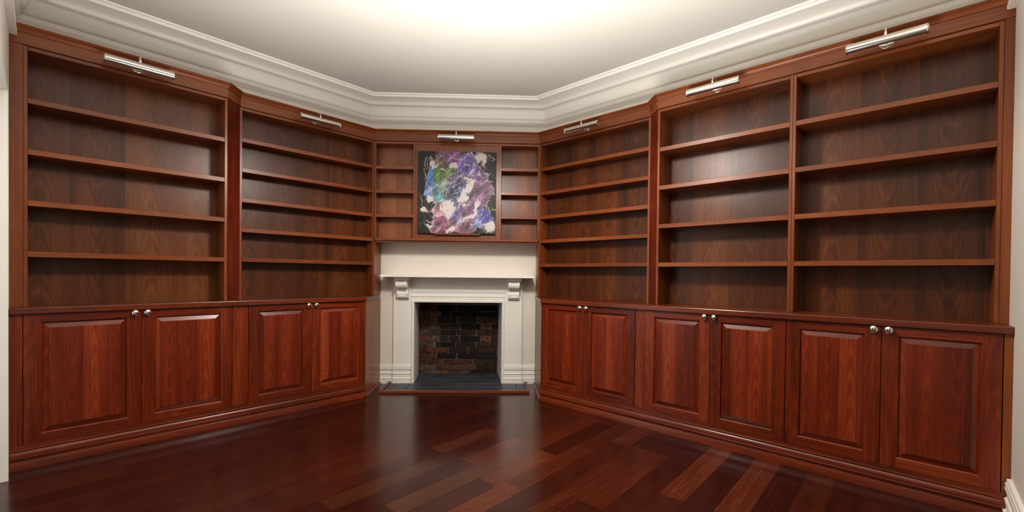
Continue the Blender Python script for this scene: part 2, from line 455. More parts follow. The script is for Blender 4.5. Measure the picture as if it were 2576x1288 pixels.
# near wall beside the camera on the left, with a doorway next to the bookcase
DB1, DB0, DZ = 3.62, 2.62, 2.13
def ab_box(mb, a0, a1, b0, b1, z0, z1, m=0):
    mb.poly([AB(a0,b0), AB(a1,b0), AB(a1,b1), AB(a0,b1)], z0, z1, m); return mb
TW = .24
w = MB(); ab_box(w, NA-TW, NA, DB1, WB, 0, ZCEIL); ab_box(w, NA-TW, NA, 2.0, DB0, 0, ZCEIL); ab_box(w, NA-TW, NA, NB, .35, 0, ZCEIL); ab_box(w, NA-TW, NA, .35, 2.0, 2.45, ZCEIL); ab_box(w, NA-TW, NA, DB0, DB1, DZ, ZCEIL)  # besides the doorway, an unseen opening is added to cut light bounced from this wall
structure(w.build('wall_near_left', M_wall), 'cream wall with a doorway beside the left bookcase')
w = MB(); ab_box(w, NA-TW, .30, NB-T, NB, 0, ZCEIL); ab_box(w, 2.5, WA, NB-T, NB, 0, ZCEIL); ab_box(w, .30, 2.5, NB-T, NB, 2.45, ZCEIL)  # wide opening added out of view so this wall bounces less light
structure(w.build('wall_near_right', M_wall), 'cream wall at the end of the right bookcase')
# door lining
dj = MB(); ab_box(dj, NA-TW, NA+.004, DB1-.02, DB1, 0, DZ); ab_box(dj, NA-TW, NA+.004, DB0, DB0+.02, 0, DZ); ab_box(dj, NA-TW, NA+.004, DB0+.02, DB1-.02, DZ-.02, DZ)
structure(dj.build('door_1', M_trim, bevel=.002), 'white painted door lining')

# plaster cornice round the room
cprof = [(-.01,2.49),(.028,2.49),(.031,2.497),(.031,2.512),(.022,2.517),(.020,2.540),(.012,2.545),(.007,2.558),(.005,2.70),(.012,2.702),(.017,2.712),
         (.028,2.722),(.033,2.735),(.036,2.758),(.048,2.762),(.054,2.770),(.058,2.790),(.067,2.815),(.079,2.835),(.092,2.848),(.148,2.846),
         (.151,2.842),(.157,2.846),(.162,2.857),(.176,2.868),(.200,2.874),(.222,2.880),(.300,2.877),(.303,2.863),(.313,2.863),(.315,2.872),(.321,2.872),(.324,2.877),(.338,2.879),(.342,2.892),(-.01,2.892)]
segs = sweep([room[0], room[1], room[2], room[3], room[4]], cprof, closed=True)
for nm, mb in zip(('trim_1', 'trim_2', 'trim_3', 'trim_4', 'trim_5'), segs):
    structure(mb.build(nm, M_trim, smooth=True), 'white moulded plaster ceiling cornice')

# baseboard profile (also used on the fireplace)
def base_prof(t, h=.198):
    k = h/.198
    q = [(0, 0), (0, .055), (.003, .057), (.003, .061), (-.002, .063), (-.008, .068), (-.009, .078), (-.006, .086), (-.006, .089), (-.009, .091), (-.010, .100),
         (-.003, .103), (-.001, .108), (-.003, .114), (-.010, .117), (-.010, .144), (-.0105, .147), (-.004, .149), (-.002, .154), (-.003, .161), (-.008, .1635),
         (-.008, .1655), (-.004, .167), (-.003, .174), (-.005, .181), (-.011, .1835), (-.011, .1855), (-.008, .187), (-.0075, .192), (-.010, .197), (-.016, .198)]
    return [(t+a, z*k) for a, z in q] + [(-.004, h), (-.004, 0)]
sg = sweep([AB(3.095, NB), AB(2.5, NB)], base_prof(.024, .215))
structure(sg[0].build('baseboard_right', M_trim, smooth=True), 'white moulded skirting board at the end of the right cabinets')
sg = sweep([AB(NA, 2.0), AB(NA, DB0-.04)], base_prof(.024, .215))
structure(sg[0].build('baseboard_left', M_trim, smooth=True), 'white moulded skirting board')

# ------------------------------------------------------------------ upper bookcases
path_face = [W2('L', -.125, dLU1), W2('L', .952, dLU1), W2('L', 1.069, dLU2), (XL, YC), (XR, YC), W2('R', -1.631, dRU1), W2('R', -1.5195, dRU2), W2('R', -.6145, dRU2), W2('R', .325, dRU2)]
crown_prof = [(-.03, 2.5565), (-.03, 2.518), (.005, 2.518), (.007, 2.5225), (.008, 2.527), (.013, 2.536), (.020, 2.542), (.025, 2.5455), (.025, 2.5495), (.030, 2.5505), (.030, 2.5565)]
fascia_prof = [(-.03, 2.518), (-.03, ZFB), (0, ZFB), (0, 2.518)]
crowns = sweep(path_face, crown_prof); fascias = sweep(path_face, fascia_prof)
ST = .017                                  # panel thickness shown as the stile
STEP = .010                                # frame sits this far behind the fascia

def upper(fr, x0, x1, yF, yB, shelves, th, label, segs_i, z0=ZC1, side_l=True, side_r=True, extra=None):
    cx = (x0+x1)/2
    t = Thing('bookcase', label, 'bookcase', fr, (cx, yF, z0), 'built-in bookcases along the two long walls')
    yf = yF+STEP
    t.part(MB().box(x0, x0+ST, yf, yB+.012, z0, ZFB-.002), 'side_panel', M_case_v, bevel=.0012)
    t.part(MB().box(x1-ST, x1, yf, yB+.012, z0, ZFB-.002), 'side_panel', M_case_v, bevel=.0012)
    t.part(MB().box(x0+ST, x1-ST, yB, yB+.012, z0, ZFB-.002), 'back_panel', M_back)
    t.part(MB().box(x0+ST, x1-ST, yf, yB, ZOP, ZFB-.004), 'top_panel', M_case_h, bevel=.0012)
    for z in shelves:
        t.part(MB().box(x0+ST, x1-ST, yf+.001, yB, z, z+th), 'shelf', M_case_h, bevel=.0015)
    for i, nm in segs_i:
        t.part(to_frame(fascias[i], fr), 'fascia', M_case_h, bevel=.0008)
        t.part(to_frame(crowns[i], fr), 'crown_moulding', M_case_h, smooth=True)
    if extra: extra(t)
    return t

SH = .032
wide = [2.1185, 1.8205, 1.5215, 1.2225]
narrow = [2.1775, 1.9395, 1.7020, 1.4640, 1.2275]
def ex_lu1(t):
    # scribe against the left wall and the slanted corner strip
    t.part(MB().box(-.124, -.0715, dLU1+.004, dLU1+.05, ZC1, ZFB-.001), 'filler_strip', M_case_v, bevel=.001)
    a = (.952, dLU1+STEP); b = (1.066, dLU2+STEP)
    t.part(MB().poly([a, b, (b[0]-.012, b[1]+.012), (a[0]-.002, a[1]+.022)], ZC1, ZFB-.002), 'corner_strip', M_pilaster)
upper('L', -.0712, .952, dLU1, 4.015, wide, SH, 'empty wide wooden bookcase with four shelves at the far left end', [(0, 'a'), (1, 'b')], extra=ex_lu1)
upper('L', 1.0665, sCL+.0035, dLU2, 4.079, narrow, SH, 'empty wooden bookcase with five shelves, just left of the fireplace', [(2, 'a')])
def ex_ru1(t):
    a = (-1.631, dRU1+STEP); b = (-1.5195, dRU2+STEP)
    t.part(MB().poly([a, b, (b[0]+.002, b[1]+.022), (a[0]+.012, a[1]+.012)], ZC1, ZFB-.002), 'corner_strip', M_pilaster)
upper('R', sCR-.0035, -1.631, dRU1, 3.505, narrow, SH, 'empty wooden bookcase with five shelves just right of the fireplace', [(4, 'a')])
upper('R', -1.5195, -.6150, dRU2, 3.469, wide, SH, 'empty wooden bookcase with four shelves, the middle one of the right wall', [(5, 'b'), (6, 'a')], extra=ex_ru1)
def ex_ru3(t):
    t.part(MB().box(.2905, .3245, dRU2+.004, dRU2+.05, ZC1, ZFB-.001), 'filler_strip', M_case_v, bevel=.001)
upper('R', -.6138, .290, dRU2, 3.469, wide, SH, 'empty wide wooden bookcase with four shelves at the far right end', [(7, 'a')], extra=ex_ru3)

# overmantel bookcase: two columns of pigeonholes either side of a plain panel
zb = 1.497
t = Thing('overmantel_bookcase', 'wooden overmantel shelf unit with central panel, spanning the recess above the white mantelpiece', 'bookcase', 'C', ((XL+XR)/2, YC, 1.455))
yf = YC+STEP; yB = 4.50
g = .002
for a, b in ((XL-.0035, XL+.012), (-.834, -.815), (.014, .034), (XR-.010, XR+.0035)):
    t.part(MB().box(a, b, yf, yB+.012, zb, ZFB-.002), 'upright', M_case_v, bevel=.0012)
for a, b in ((XL+.012, -.834), (.034, XR-.010)):
    t.part(MB().box(a, b, yB, yB+.012, zb, ZFB-.002), 'back_panel', M_back_lit)
    t.part(MB().box(a, b, yf, yB, ZOP, ZFB-.004), 'top_panel', M_case_h, bevel=.0012)
    for z in (2.1775, 1.9400, 1.7030):
        t.part(MB().box(a, b, yf+.001, yB, z, z+.030), 'shelf', M_case_h, bevel=.0015)
t.part(MB().box(-.815, .014, yf+.006, yf+.026, zb, ZOP), 'picture_panel', M_case_v)
t.part(MB().box(-.815, .014, yf, yf+.03, ZOP, ZFB-.004), 'head_rail', M_case_h, bevel=.0012)
t.part(MB().box(XL+g, XR-g, yf-.006, YW-.002, 1.4745, zb), 'bottom_board', M_case_h, bevel=.002)
t.part(MB().box(XL+g, XR-g, yf+.012, yf+.030, 1.455, 1.4745), 'under_rail', M_case_h, bevel=.0015)
t.part(to_frame(fascias[3], 'C'), 'fascia', M_case_h, bevel=.0008)
t.part(to_frame(crowns[3], 'C'), 'crown_moulding', M_case_h, smooth=True)
t.part(MB().box(-.620, -.170, YC-.022, YC+.017, 1.5335, 1.5475), 'picture_ledge', M_case_h, bevel=.0015)

# ------------------------------------------------------------------ painting
def make_painting():
    x0, x1, z0, z1 = -.7835, -.0175, 1.5478, 2.3515
    yb, yfc = YC+.0135, YC-.022
    o = ((x0+x1)/2, YC, z0)
    t = Thing('painting', 'square abstract canvas of purple, blue, green and white swirls on black', 'painting', 'C', o)
    t.part(MB().box(x0, x1, yfc+.0006, yb, z0, z1), 'canvas_edge', M_canvas_edge, bevel=.001)
    nx, nz_ = 380, 398
    def fbm(x, y, s, o_=4, seed=0.0):
        return noise.fractal(Vector((x*s+seed, y*s-seed*1.7, seed*.37)), 1.0, 2.0, o_)
    blobs = [ # u, v(down), ru, rv, colour, strength
        (.42,.08,.20,.12,(120,62,130)), (.33,.30,.16,.22,(74,104,52)), (.30,.12,.12,.10,(92,92,60)), (.17,.33,.07,.18,(58,112,170)),
        (.14,.45,.06,.10,(40,90,160)), (.55,.36,.22,.16,(70,62,110)), (.50,.45,.26,.12,(44,52,104)), (.62,.16,.10,.14,(96,80,170)),
        (.72,.30,.16,.10,(92,66,128)), (.78,.50,.17,.22,(120,74,108)), (.60,.62,.20,.18,(112,78,112)), (.33,.55,.14,.08,(70,130,140)),
        (.32,.44,.10,.06,(150,180,176)), (.42,.58,.10,.08,(40,86,140)), (.46,.74,.09,.16,(46,70,140)), (.30,.78,.14,.20,(140,80,110)),
        (.36,.92,.22,.10,(136,78,108)), (.60,.90,.22,.11,(134,86,110)), (.62,.72,.16,.12,(118,76,120)), (.80,.80,.12,.14,(62,60,140)),
        (.92,.90,.09,.10,(70,58,110)), (.85,.48,.10,.14,(96,62,96)), (.55,.86,.10,.06,(110,140,180)), (.77,.90,.06,.06,(60,120,180))]
    whites = [(.17,.14,.055,.06),(.78,.10,.10,.085),(.62,.45,.05,.16,-.75),(.56,.54,.07,.08),(.38,.70,.11,.12),(.19,.56,.05,.035,.6),(.76,.68,.03,.09,-.2),
              (.90,.93,.08,.07),(.42,.19,.06,.025),(.30,.22,.05,.018),(.68,.79,.08,.03,.5),(.42,.965,.07,.03,.4),(.10,.72,.06,.03),(.62,.33,.08,.02,-.5),(.16,.92,.05,.03)]
    filaments = [[(.03,.62),(.06,.54),(.13,.50),(.19,.56),(.20,.68),(.24,.74),(.20,.82),(.19,.92),(.27,.96)],
                 [(.10,.06),(.08,.22),(.10,.34),(.12,.46),(.17,.52)], [(.40,.02),(.44,.10),(.52,.04),(.58,.10),(.66,.08)],
                 [(.98,.10),(.92,.06),(.86,.08)], [(.74,.30),(.84,.26),(.94,.25)], [(.93,.48),(.82,.56),(.84,.66),(.92,.68),(.99,.72)],
                 [(.84,.12),(.88,.26),(.93,.36),(.98,.36)], [(.28,.42),(.40,.30),(.55,.22)], [(.30,.52),(.45,.42),(.58,.26)], [(.36,.56),(.50,.46),(.62,.30)],
                 [(.22,.40),(.30,.36),(.38,.28),(.46,.27)], [(.26,.50),(.36,.45),(.48,.36),(.62,.27),(.74,.26)], [(.40,.14),(.44,.20),(.36,.22)], [(.62,.30),(.72,.28),(.84,.30),(.90,.27)],
                 [(.12,.20),(.16,.12),(.24,.10),(.32,.06)], [(.60,.62),(.70,.58),(.80,.62)], [(.50,.50),(.58,.42),(.64,.34)], [(.66,.92),(.76,.84),(.84,.88)],
                 [(.45,.66),(.46,.78),(.50,.84)], [(.54,.76),(.52,.86)], [(.60,.84),(.72,.84),(.80,.80),(.86,.74)], [(.12,.86),(.22,.84),(.10,.94)]]
    rnd = random.Random(3)
    img = [[None]*(nx) for _ in range(nz_)]
    for j in range(nz_):
        v = (j+.5)/nz_
        for i in range(nx):
            u = (i+.5)/nx
            n1 = fbm(u, v, 5, 5, 1.3); n2 = fbm(u, v, 5, 5, 7.7)
            wu = u + .055*n1; wv = v + .055*n2
            rag = fbm(u, v, 15, 4, 4.4)
            r, gg, b = 17., 15., 16.
            tot = 0; ar = ag = ab_ = 0
            for (bu, bv, ru, rv, c) in blobs:
                d = ((wu-bu)/ru)**2 + ((wv-bv)/rv)**2
                if d < 3.2:
                    k = math.exp(-1.7*d); tot += k; k = k*k
                    ar += c[0]*k; ag += c[1]*k; ab_ += c[2]*k
            ks = tot + .16*rag
            edge = 0
            if tot > .02:
                e = min(1, max(0, (ks-.30)*14))
                tt = sum(math.exp(-3.4*(((wu-bu)/ru)**2+((wv-bv)/rv)**2)) for (bu, bv, ru, rv, c) in blobs)+1e-6
                cr, cg, cb = ar/tt, ag/tt, ab_/tt
                s = fbm((u+v)*3.4, (u-v)*1.2, 3.2, 5, 3.1)
                k = .95 + .55*s + .35*rag
                k = max(.25, k)
                r += (cr*k-r)*e; gg += (cg*k-gg)*e; b += (cb*k-b)*e
                # light mist along the flow
                m_ = max(0, s-.26)*1.3*e
                r += (186-r)*m_; gg += (184-gg)*m_; b += (196-b)*m_
                edge = max(0, 1-abs(ks-.30)/.050)
            wm = 0
            for wv_ in whites:
                cu, cv, ru, rv = wv_[:4]; an = wv_[4] if len(wv_) > 4 else 0
                du, dv = wu-cu, wv-cv
                x_ = du*cos(an)-dv*sin(an); y_ = du*sin(an)+dv*cos(an)
                d = (x_/ru)**2+(y_/rv)**2
                if d < 5: wm = max(wm, math.exp(-.9*d))
            sp = rnd.random()
            wr = wm + .34*rag - .04 + .25*fbm(u, v, 30, 2, 9)
            vein = abs(fbm(wu, wv, 3.6, 3, 21.0)); vn = max(0, 1-vein/.012) if tot > .10 else 0
            vn2 = max(0, 1-abs(fbm((wu+wv)*1.4, (wu-wv)*.6, 7, 3, 33.0))/.014) if tot > .35 else 0
            pr = .004 + .14*wm + .03*max(0, n1+.1) + (.03 if tot > .3 else 0)
            if wr > .52: pr = .90
            elif wr > .36: pr = max(pr, .40)
            pr = max(pr, .72*edge*max(0, min(1, 1.2+2.2*n2)), .85*vn*max(0, min(1, .9+2.0*n1)), .5*vn2)
            if sp < pr:
                l = 176+rnd.random()*60; r, gg, b = l, l*.965, l*.955
            img[j][i] = [r, gg, b]
    def dot(u, v, rad, l):
        ci, cj = int(u*nx), int(v*nz_)
        R = max(1, int(rad))
        for jj in range(cj-R, cj+R+1):
            for ii in range(ci-R, ci+R+1):
                if 0 <= jj < nz_ and 0 <= ii < nx and (ii-ci)**2+(jj-cj)**2 <= rad*rad+.3:
                    img[jj][ii] = [l, l*.95, l*.93]
    for pl in filaments:
        for (ax, ay), (bx, by) in zip(pl, pl[1:]):
            n = int(90*math.hypot(bx-ax, by-ay)*4)
            for k in range(n):
                tt = k/n; u = ax+(bx-ax)*tt; v = ay+(by-ay)*tt
                u += .05*fbm(u, v, 9, 5, 2.2); v += .05*fbm(u, v, 9, 5, 8.8)
                if rnd.random() < .85: dot(u, v, .5+rnd.random()*.6, 165+rnd.random()*60)
                for _ in range(1): dot(u+rnd.gauss(0, .010), v+rnd.gauss(0, .010), .3, 100+rnd.random()*90)
    me = bpy.data.meshes.new('painted_face')
    ox, oy, oz = o
    vs = []
    for j in range(nz_+1):
        for i in range(nx+1):
            vs.append((x0+.0008+(x1-x0-.0016)*i/nx-ox, yfc-oy, z1-.0008-(z1-z0-.0016)*j/nz_-oz))
    fs = []
    for j in range(nz_):
        for i in range(nx):
            a = j*(nx+1)+i
            fs.append((a, a+nx+1, a+nx+2, a+1))
    me.from_pydata(vs, [], fs)
    ca = me.color_attributes.new('Col', 'FLOAT_COLOR', 'CORNER')
    data = []
    for j in range(nz_):
        for i in range(nx):
            c = lin(*[max(0, min(255, k)) for k in img[j][i]])
            data += list(c)*4
    ca.data.foreach_set('color', data)
    me.materials.append(M_paint)
    ob = bpy.data.objects.new('painted_face', me); COL.objects.link(ob); ob.parent = t.e
make_painting()

# ------------------------------------------------------------------ picture lights
def picture_light(fr, x, yF, label):
    zc = 2.468
    t = Thing('picture_light', label, 'picture light', fr, (x, yF, zc), 'nickel picture lights on the bookcase fascias')
    yc = yF-.092; R = .0268; h = .172
    # backplate with a stepped dome
    zp = zc+.024
    bp = MB().lathe([(.0005, .0062), (.010, .0060), (.020, .0052), (.028, .0038), (.0335, .0020), (.0355, .0008), (.0358, 0)], (x, yF, zp), (0, -1, 0), 36)
    t.part(bp, 'backplate', M_metal, smooth='all')
    # gooseneck arm
    pts = [(x, yF-.004, zp), (x, yF-.014, zp+.004), (x, yF-.020, zp+.016)]
    for k in range(1, 9):
        pts.append((x, yF-.056+.036*cos(pi*k/8), zp+.026+.026*sin(pi*k/8)))
    pts.append((x, yc, zc+.034)); pts.append((x, yc, zc+.024))
    t.part(MB().tube(pts, .0042, 12), 'arm', M_metal, smooth='all')
    t.part(MB().lathe([(.0065, 0), (.0072, .002), (.0072, .017), (.0055, .020)], (x, yc, zc+.0255), (0, 0, 1), 16), 'collar', M_metal, smooth=True)
    # half-open tubular shade
    ring = []
    a0, a1 = radians(-58), radians(208)
    n = 26
    out = []; inn = []
    for k in range(n+1):
        a = a0+(a1-a0)*k/n
        out.append((yc-R*cos(a), zc+R*sin(a))); inn.append((yc-(R-.0018)*cos(a), zc+(R-.0018)*sin(a)))
    prof = out+list(reversed(inn))
    sh = t.part(MB().xprism(prof, x-h+.004, x+h-.004), 'shade', M_metal, smooth=True)
    for s in (-1, 1):
        cap = MB().lathe([(.0282, 0), (.0290, .0015), (.0290, .004), (.0245, .0065), (.0245, .0085), (.020, .010), (.001, .0105)], (x+s*(h-.006), yc, zc), (s, 0, 0), 28)
        t.part(cap, 'end_cap', M_metal, smooth=True)
    t.part(MB().lathe([(.001, 0), (.010, .001), (.011, .004), (.011, .288), (.010, .291), (.001, .292)], (x-.146, yc-.001, zc+.001), (1, 0, 0), 16), 'bulb_tube', M_dark_in, smooth=True)
    return t
picture_light('L', .438, dLU1, 'nickel picture light above the far left bookcase, leftmost of the six')
picture_light('L', 1.655, dLU2, 'nickel picture light above the five-shelf bookcase left of the fireplace')
picture_light('C', -.408, YC, 'nickel picture light directly above the abstract painting')
picture_light('R', -2.240, dRU1, 'nickel picture light above the five-shelf bookcase right of the fireplace')
picture_light('R', -1.080, dRU2, 'nickel picture light above the middle bookcase of the right wall')
picture_light('R', -.162, dRU2, 'nickel picture light above the far right bookcase, rightmost of the six')

# ------------------------------------------------------------------ base cabinets
ZD0, ZD1 = .142, .889
def door(t, fr, x0, x1, yF, knob_x, label=None, flip=0):
    """framed door with raised panel; yF = face"""
    x0 += .0015; x1 -= .0015
    sw, tr, br = .064, .043, .047
    z0, z1 = ZD0, ZD1
    a0, a1, c0, c1 = x0+sw, x1-sw, z0+br, z1-tr
    th = .020
    mb = MB()
    # stiles (vertical grain) and rails (horizontal grain) with a moulded inner edge
    prof = [(0, 0), (.0022, .0004), (.0045, .0016), (.0066, .0036), (.0082, .0062), (.0090, .0090), (.0090, .0143)]   # (inward offset, depth)
    mb.box(x0, a0, yF, yF+th, z0, z1, 0); mb.box(a1, x1, yF, yF+th, z0, z1, 0)
    mb.box(a0, a1, yF, yF+th, z0, c0, 1); mb.box(a0, a1, yF, yF+th, c1, z1, 1)
    def rect(i, d): return [(a0+i, yF+d, c0+i), (a1-i, yF+d, c0+i), (a1-i, yF+d, c1-i), (a0+i, yF+d, c1-i)]
    for (i0, d0), (i1, d1) in zip(prof, prof[1:]):
        r0, r1 = rect(i0, d0), rect(i1, d1); b = len(mb.v); mb.v += r0+r1
        for k in range(4):
            j = (k+1) % 4
            mb.face([b+k, b+j, b+4+j, b+4+k], 1 if k in (0, 2) else 0)
    d = t.part(mb, 'door', [M_door_v, M_door_h])
    # raised panel
    pb = MB(); rings = []
    for i, dp in ((.002, .0140), (.009, .0140), (.0105, .0138), (.037, .0036), (.0375, .0012), (.039, .0006)):
        rings.append(rect(i, dp))
    b = len(pb.v)
    for r in rings: pb.v += r
    for k in range(len(rings)-1):
        for q in range(4):
            j = (q+1) % 4
            pb.face([b+4*k+q, b+4*k+j, b+4*k+4+j, b+4*k+4+q], 1 if (q in (0, 2) and k >= 1 and k < 3) else 0)
    e = b+4*(len(rings)-1)
    pb.face([e, e+1, e+2, e+3], 0)
    pp = t.part(pb, 'raised_panel', [M_panel, M_door_h], parent=d)
    kn = MB().lathe([(.0105, 0), (.0105, .002), (.0065, .005), (.0060, .013), (.0090, .016), (.0160, .019), (.0185, .023), (.0178, .027), (.0130, .0305), (.006, .032), (.0005, .0325)], (knob_x, yF, .8735), (0, -1, 0), 24)
    t.part(kn, 'knob', M_metal, parent=d, smooth=True, label='polished nickel knob')
    return d

def cabinet(fr, x0, x1, yF, depth, doors, label, fillers=(), end=None):
    """doors: list of (x0, x1, knob side)"""
    t = Thing('base_cabinet', label, 'cabinet', fr, ((x0+x1)/2, yF, 0), 'double-door cupboards under the worktops')
    yi = yF+.0215; yb = yF+depth
    d0 = min(d[0] for d in doors); d1 = max(d[1] for d in doors)
    mb = MB()
    mb.box(d0, d0+.016, yi, yb, .02, ZC0); mb.box(d1-.016, d1, yi, yb, .02, ZC0)
    mb.box(d0+.016, d1-.016, yb-.010, yb, .02, ZC0); mb.box(d0+.016, d1-.016, yi, yb-.010, .115, .133)
    mb.box(d0+.016, d1-.016, yi, yi+.06, ZC0-.022, ZC0-.001)
    t.part(mb, 'carcass', M_inner)
    for a, b, side in doors:
        kx = (b-.032) if side > 0 else (a+.030)
        door(t, fr, a, b, yF, kx)
    for a, b in fillers:
        t.part(MB().box(a, b, yF+.003, yF+.024, ZD0, ZD1+.003), 'filler_strip', M_case_v if abs(a-.2945) < .001 else M_door_v, bevel=.001)
    return t
sL = dL + XL/S2                 # corner of the left cabinets along their wall
sR = -(dR - XR/S2)
CDL = WB-dL-.004; CDR = WA-dR-.004
cabinet('L', -.124, .969, dL, CDL, [(-.0716, .4498, 1), (.4498, .969, -1)], 'far left pair of red timber cupboard doors, below the four-shelf left bookcase', fillers=[(-.1240, -.0735)])
tl = cabinet('L', .971, sL, dL, .30, [(1.0776, 1.5566, 1), (1.5566, sL-.004, -1)], 'pair of red timber cupboard doors left of the fireplace', fillers=[(.9715, 1.0760)])
tr_ = cabinet('R', sR, -1.5215, dR, .30, [(sR+.004, -2.0727, 1), (-2.0727, -1.6022, -1)], 'pair of red timber cupboard doors right of the fireplace', fillers=[(-1.6005, -1.5225)])
cabinet('R', -1.5205, -.6010, dR, CDR, [(-1.5205, -1.0496, 1), (-1.0496, -.6010, -1)], 'pair of red timber cupboard doors in the middle of the right wall')
cabinet('R', -.6000, .3245, dR, CDR, [(-.6000, -.152, 1), (-.152, .2925, -1)], 'far right pair of red timber cupboard doors beside the white skirting', fillers=[(.2945, .3245)])

# end panels facing the fireplace, lower and upper, as parts of the neighbouring cabinets
def world_part(t, mb, name, mat, **k):
    return t.part(to_frame(mb, t.fr), name, mat, **k)
yLc = (sL+dL)*S2; yRc = (dR-sR)*S2
PT = .018
mb = MB().poly([(XL, yLc+.0035), (XL, YW-.001), (XL-PT, YW-.001), (XL-PT, yLc-PT+.030)], .0, ZC0)
world_part(tl, mb, 'end_panel', M_side)
mb = MB().poly([(XR, yRc+.0035), (XR+PT, yRc-PT+.030), (XR+PT, YW-.001), (XR, YW-.001)], .0, ZC0)
world_part(tr_, mb, 'end_panel', M_side)
# quarter-round beads at the foot of the end panels
def bead(x, s, y0, y1):
    R = .019
    pr = [(0, 0)]+[(s*R*cos(a), R*sin(a)) for a in [pi/2*k/6 for k in range(7)]]
    return MB().loft([[(x+p[0], y0, p[1]) for p in pr], [(x+p[0], y1, p[1]) for p in pr]])
world_part(tl, bead(XL+.0005, 1, yLc+.006, YW-.026), 'quarter_round', M_pilaster, smooth=True)
world_part(tr_, bead(XR-.0005, -1, yRc+.006, YW-.026), 'quarter_round', M_pilaster, smooth=True)

# tall recess linings beside the mantel (sides of the neighbouring bookcases)
def lining(x, s, label):
    mb = MB().box(x, x-s*.014, YC+.026, YW-.002, ZC1, 1.4550)
    o = mb.build('recess_lining', M_side, origin=(x, 4.5, ZC1)); return tag(o, label, 'panel')
lining(XL, 1, 'narrow upright wooden lining panel left of the white mantelpiece')
lining(XR, -1, 'narrow upright wooden lining panel right of the white mantelpiece')
for (x, s, nm, lb) in ((XL, 1, 'L', 'left'), (XR, -1, 'R', 'right')):
    mb = MB().box(x-s*.012, x+s*.0005, YC+.006, YC+.026, ZC1, 1.4545)
    o = mb.build('recess_stile', M_case_v, origin=(x, YC, ZC1), bevel=.001)
    tag(o, 'slim wooden edge post at the %s corner of the fireplace recess, between worktop and overmantel' % lb, 'post')

# worktops
def worktop(pts, label, fr):
    M = FM(fr).inverted()
    mb = MB().poly(pts, ZC0, ZC1)
    o = Vector(M @ Vector((sum(p[0] for p in pts)/len(pts), sum(p[1] for p in pts)/len(pts), ZC0)))
    ob = to_frame(mb, fr).build('worktop', M_top, origin=tuple(o), fr=fr, bevel=.0045, seg=2)
    return tag(ob, label, 'worktop')
ov = .012
def lineint(d, x):   # left plane: y = x + d/S2
    return (x, x + d/S2)
wl = [W2('L', -.124, WB-.002), W2('L', -.124, dLC), lineint(dLC, XL+ov), (XL+ov, YW-.075), (XL-.004, YW-.055), (XL-.004, YW-.002), (c_lc[0]+.01, YW-.002)]
worktop(wl, 'red timber worktop running over the left-hand cupboards', 'L')
wr = [W2('R', .3245, WA-.002), (c_cr[0]-.01, YW-.002), (XR+.004, YW-.002), (XR+.004, YW-.055), (XR-ov, YW-.075), (XR-ov, dRC/S2-(XR-ov)), W2('R', .3245, dRC)]
worktop(wr, 'red timber worktop running over the right-hand cupboards', 'R')

# plinth mouldings
pprof = [(-.012, 0), (.010, 0), (.010, .044), (.0085, .0465), (.006, .047), (.006, .062), (.0075, .0665), (.0155, .0680), (.0165, .0710), (.0135, .0735),
         (.0140, .080), (.0145, .088), (.0120, .097), (.0070, .104), (.0040, .1065), (.0040, .1095), (.0085, .1110), (.0090, .1145), (.0060, .1170), (0.0, .1185), (0.0, .1410), (-.012, .1410)]
def plinth(path, label, fr):
    mb = sweep(path, pprof)[0]
    M = FM(fr).inverted()
    o = M @ Vector(((path[0][0]+path[1][0])/2, (path[0][1]+path[1][1])/2, 0))
    ob = to_frame(mb, fr).build('plinth_moulding', M_plinth, origin=tuple(o), fr=fr, smooth=True)
    return tag(ob, label, 'moulding')
plinth([W2('L', -.124, dL), (XL, yLc)], 'ribbed timber plinth moulding under the left cupboards', 'L')
plinth([(XR, yRc), W2('R', .3245, dR)], 'ribbed timber plinth moulding under the right cupboards', 'R')

# ------------------------------------------------------------------ fireplace
t = Thing('mantelpiece', 'white painted fireplace surround with plain shelf and two scrolled corbels', 'mantelpiece', 'C', (-.4, YW, 0))
YP = 4.585                                   # pilaster face
def skirt(path, h, t_, name, m=M_mantel, lab=None):
    for mb in sweep(path, base_prof(t_, h)): t.part(mb, name, m, smooth=True)
PLx = (-1.070, -.884); PRx = (.082, .268)
yw = YW-.001
for a, b in (PLx, PRx):
    t.part(MB().box(a, b, YP, yw, 0, 1.112), 'pilaster', M_mantel, bevel=.002)
    mb = sweep([(a-.0, YP), (b, YP)], base_prof(.017, .200))[0]
    t.part(mb, 'pilaster_base', M_mantel, smooth=True)
# frieze board and the reeded head moulding
t.part(MB().box(PLx[1], PRx[0], YP+.010, yw, .905, 1.112), 'frieze', M_mantel)
hp = [q for q in base_prof(.020, .198)[:-2] if q[1] >= .055]
hm = [(-.004, .8525), (hp[0][0], .8525)] + [(o_, .8525+(z_-.045)) for o_, z_ in hp] + [(-.004, .8525+.153)]
mb = sweep([(PLx[1], YP+.010), (PRx[0], YP+.010)], hm)[0]
t.part(mb, 'head_moulding', M_mantel, smooth=True)
# inner architrave strips and plastered reveals of the opening
BX0, BX1, BY = -.889, .017, 5.05
for x, s in ((FX0, -1), (FX1, 1)):
    mb = MB().box(x, x+s*.029, YP-.006, yw, 0, .853).box(x+s*.004, x+s*.024, YP-.012, YP-.006, 0, .853)
    t.part(mb, 'architrave', M_mantel, bevel=.002)
t.part(MB().box(-1.158, .373, 4.383, yw, 1.1125, 1.1365), 'mantel_shelf', M_mantel, bevel=.0025, seg=2)

